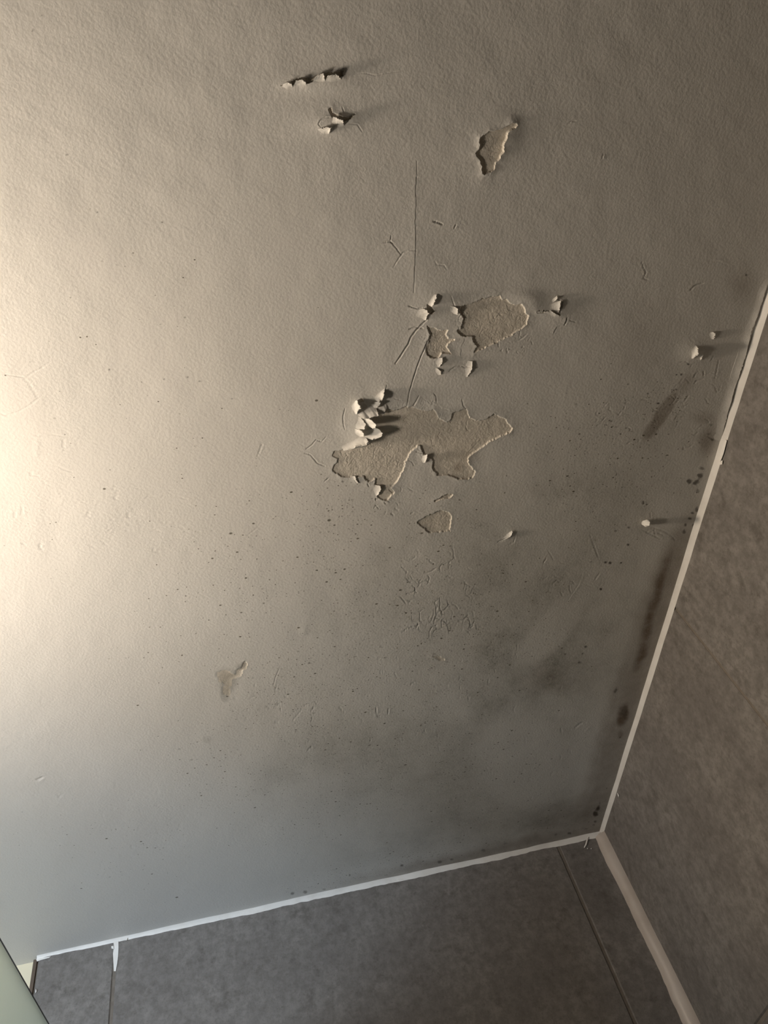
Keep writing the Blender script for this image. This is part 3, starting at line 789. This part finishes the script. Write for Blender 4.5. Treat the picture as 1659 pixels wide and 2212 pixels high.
flake(zD([(610,790),(605,825),(615,865)]), fr(zD, [(638,796,2.5),(650,818,3.5),(624,860,2)]), 'small curled chip at the foot of the large patch', n=12)
flake(zD([(455,728),(450,750),(475,782)]), fr(zD, [(464,728,1),(474,750,2.5),(492,778,1.5)]), 'small curled chip at the left foot of the large patch', n=12)

# ------------------------------------------------------------------ walls and tiles
TILE_T = .009
GAP = .0038
wall_back = link('wall_back', boxes('wall_back', [(RX0 - .1, .1, .012, .1, 0, H + .003)]), None, MAT_CREAM, kind='structure', label='cream back wall faced with grey stone tiles in the shower', category='wall')
wall_right = link('wall_right', boxes('wall_right', [(.012, .1, RY0 - .1, .012, 0, H + .003)]), None, MAT_CREAM, kind='structure', label='right-hand shower wall faced with large grey stone tiles', category='wall')
link('grout', boxes('grout', [(tile_end + .001, .0115, .0015, .012, 0, H - .001)]), wall_back, MAT_GROUT)
link('grout', boxes('grout', [(.0015, .012, RY0, .0015, 0, H - .001)]), wall_right, MAT_GROUT)

def tile_mesh(w, h):
    """front face at y=0 looking to -y, centred, small bevel"""
    b = .0012
    V = []
    for (ix, iz, y) in ((w / 2, h / 2, TILE_T), (w / 2, h / 2, b), (w / 2 - b, h / 2 - b, 0)):
        V += [(-ix, y, -iz), (ix, y, -iz), (ix, y, iz), (-ix, y, iz)]
    F = [(3, 2, 1, 0), (8, 9, 10, 11)]
    for L in (0, 4):
        for k in range(4):
            F.append((L + k, L + (k + 1) % 4, L + 4 + (k + 1) % 4, L + 4 + k))
    return mesh('tile', V, F)
_tm = {}
def tile(parent, w, h, loc, rz):
    key = (round(w, 4), round(h, 4))
    if key not in _tm:
        _tm[key] = tile_mesh(w, h); _tm[key].materials.append(MAT_TILE)
    o = bpy.data.objects.new('tile', _tm[key]); col.objects.link(o)
    o.parent = parent; o.location = loc; o.rotation_euler = (0, 0, rz)
rows = [(H + .0008, H - .2965)]
z = H - .2965
while z > .02:
    rows.append((z - GAP * .0, max(z - .30, .0))); z -= .30
for zt, zb in rows:
    h = zt - zb - GAP; zc = (zt + zb) / 2
    for x0, x1 in ((tile_end, -.669), (-.669, -.0688), (-.0688, -.001)):
        tile(wall_back, x1 - x0 - GAP, h, ((x0 + x1) / 2, 0, zc), 0)
    for y0, y1 in ((-.4413, -.001), (-1.0413, -.4413), (-1.6413, -1.0413), (-2.2413, -1.6413), (RY0, -2.2413)):
        tile(wall_right, y1 - y0 - GAP, h, (0, (y0 + y1) / 2, zc), -math.pi / 2)

wx = RX0
wall_left = link('wall_left', boxes('wall_left', [(wx - .1, wx, RY0 - .1, WIN['y0'], 0, H + .003), (wx - .1, wx, WIN['y1'], .012, 0, H + .003),
    (wx - .1, wx, WIN['y0'], WIN['y1'], 0, WIN['z0']), (wx - .1, wx, WIN['y0'], WIN['y1'], WIN['z1'], H + .003)]), None, MAT_WHITE, kind='structure', label='dark grey wall with a small window', category='wall')
wall_front = link('wall_front', boxes('wall_front', [(wx, .012, RY0 - .1, RY0, 0, H + .003)]), None, MAT_WHITE, kind='structure', label='dark grey wall facing the shower', category='wall')
floor = link('floor', boxes('floor', [(wx - .1, .1, RY0 - .1, .1, -.1, 0)]), None, MAT_FLOOR, kind='structure', label='grey stone bathroom floor', category='floor')
window_1 = link('window_1', boxes('window_1', [(wx - .07, wx - .03, WIN['y0'], WIN['y0'] + .04, WIN['z0'], WIN['z1']), (wx - .07, wx - .03, WIN['y1'] - .04, WIN['y1'], WIN['z0'], WIN['z1']),
    (wx - .07, wx - .03, WIN['y0'] + .04, WIN['y1'] - .04, WIN['z0'], WIN['z0'] + .04), (wx - .07, wx - .03, WIN['y0'] + .04, WIN['y1'] - .04, WIN['z1'] - .04, WIN['z1'])]), None, MAT_FRAME, kind='structure', label='small white framed bathroom window', category='window')
link('pane', boxes('pane', [(wx - .054, wx - .046, WIN['y0'] + .04, WIN['y1'] - .04, WIN['z0'] + .04, WIN['z1'] - .04)]), window_1, MAT_PANE)

# ------------------------------------------------------------------ sealant beads
def bead(name, n, path, prof, mat, label, closed_ends=True):
    """sweep: path(u)->(point), prof(u)->list of world offsets"""
    V, F = [], []
    m = None
    for k in range(n + 1):
        u = k / n
        p = np.array(path(u)); pr = prof(u); m = len(pr)
        for q in pr: V.append(tuple(p + np.array(q)))
    for k in range(n):
        for c in range(m):
            a, b = k * m + c, k * m + (c + 1) % m
            F.append((a, b, b + m, a + m))
    F.append(tuple(range(m))[::-1]); F.append(tuple(n * m + c for c in range(m)))
    me = mesh(name, V, F, True)
    me.set_sharp_from_angle(angle=math.radians(55))
    return link(name, me, None, mat, kind='structure', label=label, category='sealant')

def n1(u, s, seed):
    return float(fnoise(np.array([u * 1000. / s]), np.array([seed * 37.7]), 1, 3)[0])

def fillet(a, b, bulge, ax, ay, az=(0, 0, 0)):
    """profile from leg a on axis ax to leg b on axis ay with curvature"""
    pts = []
    ax = np.array(ax, float); ay = np.array(ay, float)
    for k in range(7):
        t_ = k / 6
        p = ax * a * (1 - t_) + ay * b * t_ + (ax * a + ay * b) * bulge * math.sin(math.pi * t_) * .5
        pts.append(p)
    pts.append(-(ax * .0012) - ay * .0012)
    return pts
trim_1 = bead('trim_1', 500, lambda u: (tile_end + (-.003 - tile_end) * u, 0, H),
     lambda u: fillet(.0042 * (1 + .35 * n1(u, 40, 1)) * (.55 + .45 * min(1, u * 3)), .0062 * (1 + .28 * n1(u, 25, 2)) * (.6 + .4 * min(1, u * 2.5)), -.12 + .1 * n1(u, 60, 3), (0, -1, 0), (0, 0, -1)),
     MAT_SEAL, 'white sealant bead between ceiling and back wall tiles')
trim_2 = bead('trim_2', 700, lambda u: (0, RY0 + (-.003 - RY0) * u, H),
     lambda u: fillet(.0037 * (1 + .22 * n1(u, 30, 4)), .0052 * (1 + .18 * n1(u, 22, 5)), -.05 + .12 * n1(u, 50, 6), (-1, 0, 0), (0, 0, -1)),
     MAT_SEAL, 'white sealant bead between ceiling and right wall tiles')
def vprof(u):
    k = 1 + .2 * n1(u, 9, 7); w = .0135 * k * (.8 + .2 * min(1, u * 60)); w2 = .0125 * (1 + .06 * n1(u, 15, 8))
    rd = .0088 * (1 + .05 * n1(u, 9, 9))
    return [(.001, .001, 0), (-w, .0005, 0), (-w, -.0012, 0), (-w * .82, -rd * .62, 0), (-rd, -rd, 0), (-rd * .55, -w2 * .82, 0), (-.0010, -w2, 0), (.0005, -w2, 0)]
trim_3 = bead('trim_3', 400, lambda u: (0, 0, H - .0055 - (H - .0055) * u), vprof, MAT_SEAL_SOILED, 'thick soiled sealant bead down the corner of the tiled walls')
tile_end_strip = link('tile_end_strip', boxes('tile_end_strip', [(tile_end - .0035, tile_end + .0006, -.0008, .0118, 0, H - .004)]), None, MAT_STRIP, kind='structure', label='thin brown strip where the wall tiles end', category='trim')  # narrow dark brown strip along the tile end

# sealant strings, smears and crumbs (parts of the beads)
def tube(name, pts, r, parent, mat, n=8):
    pts = np.array(pts); V, F = [], []
    for k, p in enumerate(pts):
        tdir = pts[min(k + 1, len(pts) - 1)] - pts[max(k - 1, 0)]; tdir /= np.linalg.norm(tdir) + 1e-12
        a = np.cross(tdir, (0.3, .9, .2)); a /= np.linalg.norm(a); b = np.cross(tdir, a)
        rr = r * (1 if 0 < k < len(pts) - 1 else .45)
        for c in range(n):
            th = 2 * math.pi * c / n
            V.append(tuple(p + rr * (a * math.cos(th) + b * math.sin(th))))
    for k in range(len(pts) - 1):
        for c in range(n):
            F.append((k * n + c, k * n + (c + 1) % n, (k + 1) * n + (c + 1) % n, (k + 1) * n + c))
    F.append(tuple(range(n))[::-1]); F.append(tuple((len(pts) - 1) * n + c for c in range(n)))
    return link(name, mesh(name, V, F, True), parent, mat)
def wall_pts(px, axis, off):
    return [Q(x, y, axis, off) for x, y in px]
tube('sealant_string', wall_pts([(1272, 1808), (1268, 1816), (1266, 1824), (1262, 1831)], 1, -.0015), .0011, trim_1, MAT_SEAL)
tube('sealant_string', wall_pts([(1334, 1713), (1336, 1718), (1336.5, 1722)], 0, -.0015), .0010, trim_2, MAT_SEAL)
for x, y in ((1269, 1832.5), (1277, 1833)):
    tube('sealant_crumb', wall_pts([(x - 1, y), (x, y + .4), (x + 1, y)], 1, -.0008), .0009, trim_1, MAT_SEAL)
tube('sealant_crumb', wall_pts([(77.5, 2137), (78, 2141), (77, 2145)], 1, -.0008), .0009, trim_1, MAT_SEAL)
def smear(px, parent, axis, off0, off1, mat, n=16):
    """flat ragged smear of sealant on a wall: polygon in photo pixels"""
    a = np.array([Q(x, y, axis, off0) for x, y in px]); b = np.array([Q(x, y, axis, off1) for x, y in px])
    c = a.mean(0) * .0 + a
    k = len(px)
    F = [tuple(range(k)), tuple(range(2 * k - 1, k - 1, -1))] + [(i_, (i_ + 1) % k, k + (i_ + 1) % k, k + i_)[::-1] for i_ in range(k)]
    me = mesh('sealant_smear', list(a) + list(b), F)
    import bmesh as _b
    bm = _b.new(); bm.from_mesh(me); _b.ops.recalc_face_normals(bm, faces=bm.faces); bm.to_mesh(me); bm.free()
    return link('sealant_smear', me, parent, mat)
smear([(245, 2034), (256, 2032), (256, 2050), (255, 2066), (253, 2082), (250, 2098), (246, 2098), (245, 2080), (244, 2060), (246, 2046)], trim_1, 1, -.0006, .004, MAT_SEAL)
smear([(256, 2029), (268, 2025), (276, 2026), (274, 2031), (264, 2032)], trim_1, 1, -.0016, .001, MAT_SEAL)
smear([(240, 2044), (245, 2043), (246, 2050), (241, 2049)], trim_1, 1, -.0014, .001, MAT_SEAL)
smear([(858, 1899), (866, 1897.5), (871, 1899), (862, 1902)], trim_1, 1, -.0018, .001, MAT_SEAL)
smear([(78, 2072), (92, 2069), (110, 2066), (106, 2069), (88, 2074), (80, 2077)], trim_1, 1, -.0012, .001, MAT_SEAL)
smear([(1560, 965), (1567, 950), (1570, 952), (1563, 980), (1556, 998), (1553, 998)], trim_2, 0, -.0014, .001, MAT_SEAL)
smear([(1556, 995), (1561, 995), (1560, 1003), (1555, 1004)], trim_2, 0, -.0014, .001, MAT_SEAL)
smear([(1201, 1828), (1208, 1826), (1220, 1852), (1226, 1866), (1222, 1868), (1212, 1848)], trim_1, 1, .0010, .004, MAT_GROUT)

# ------------------------------------------------------------------ glass screen
XG = -.62
zg = [Q(x, y, 0, XG)[2] for x, y in ((0, 2025), (107, 2212))]
GTOP = sum(zg) / 2
def gz(y):
    a = Q(0, 2025, 0, XG); b = Q(107, 2212, 0, XG)
    return a[2] + (b[2] - a[2]) * (y - a[1]) / (b[1] - a[1])
gy0, gy1 = -.60, -.0012
root = bpy.data.objects.new('shower_screen', None); col.objects.link(root)
root.location = (XG, (gy0 + gy1) / 2, 0)
root['label'] = 'pale green frosted glass shower screen with dark top edge'; root['category'] = 'shower screen'
def rel(v): return [(x - root.location[0], y - root.location[1], z_) for x, y, z_ in v]
def prism(name, x0, x1, ya, yb2, zlo, za, zb, mat):
    V = [(x0, ya, zlo[0]), (x1, ya, zlo[0]), (x1, yb2, zlo[1]), (x0, yb2, zlo[1]), (x0, ya, za), (x1, ya, za), (x1, yb2, zb), (x0, yb2, zb)]
    F = [(0, 3, 2, 1), (4, 5, 6, 7), (0, 1, 5, 4), (1, 2, 6, 5), (2, 3, 7, 6), (3, 0, 4, 7)]
    return link(name, mesh(name, rel(V), F), root, mat)
e = .0014
prism('glass_pane', XG - .008, XG, gy0, gy1, (.0, .0), gz(gy0) - e, gz(gy1) - e, MAT_GLASS)
prism('glass_edge', XG - .008, XG, gy0, gy1, (gz(gy0) - e, gz(gy1) - e), gz(gy0), gz(gy1), MAT_GLASS_EDGE)

# ------------------------------------------------------------------ globe lamp (outside the frame, lights the ceiling from the left)
lamp = bpy.data.objects.new('globe_lamp', None); col.objects.link(lamp)
lamp.location = (LAMP[0], LAMP[1], H)
lamp['label'] = 'warm white globe lamp in an added light-blocking bronze bowl on a long wall arm'; lamp['category'] = 'lamp'
zc = LAMP[2] - H
tube('arm', [(0, 0, zc - .085), (-.02, 0, zc - .092), (-.1, 0, zc - .094), (RX0 - LAMP[0] + .01, 0, zc - .094)], .007, lamp, MAT_METAL, 12)
plate = link('wall_plate', lathe('wall_plate', [(0, 0), (.045, 0), (.045, .012), (0, .012)]), lamp, MAT_METAL)
plate.location = (RX0 - LAMP[0], 0, zc - .094); plate.rotation_euler = (0, math.pi / 2, 0)
link('socket', lathe('socket', [(0, zc - .092), (.015, zc - .092), (.017, zc - .058), (0, zc - .058)], 20), lamp, MAT_METAL)
link('light_block_bowl', lathe('light_block_bowl', [(0, zc - .062), (.03, zc - .058), (.052, zc - .042), (.064, zc - .020), (.068, zc + .004), (.066, zc + .004), (.062, zc - .019), (.050, zc - .040), (.029, zc - .055), (0, zc - .059)], 32), lamp, MAT_BRONZE)  # opaque bowl added to cut the globe's downward light and bounce
link('globe', lathe('globe', [(max(LAMP_R * math.sin(a), 0), zc + LAMP_R * math.cos(a)) for a in np.linspace(0, math.pi, 17)], 28), lamp, MAT_GLOBE)

# made-up housing for the added raking light (outside the frame)
spl = bpy.data.objects.new('added_light_housing', None); col.objects.link(spl)
spl.location = (SPOT[0], SPOT[1], H)
spl['label'] = 'unseen housing of the added raking light on the tiled shower wall'; spl['category'] = 'spotlight'
link('ceiling_plate', lathe('ceiling_plate', [(0, 0), (.04, 0), (.04, -.012), (0, -.012)]), spl, MAT_METAL)
zs = SPOT[2] - H
link('stem', lathe('stem', [(0, -.011), (.006, -.011), (.006, zs + .02), (0, zs + .02)], 12), spl, MAT_METAL)
head = link('added_spot_head', lathe('added_spot_head', [(0, -.06), (.035, -.06), (.052, -.04), (.056, .040), (.051, .040), (.047, -.02), (0, -.022)], 24), spl, MAT_BRONZE)
head.location = (0, 0, zs)
head.rotation_euler = _ax.to_track_quat('Z', 'Y').to_euler()
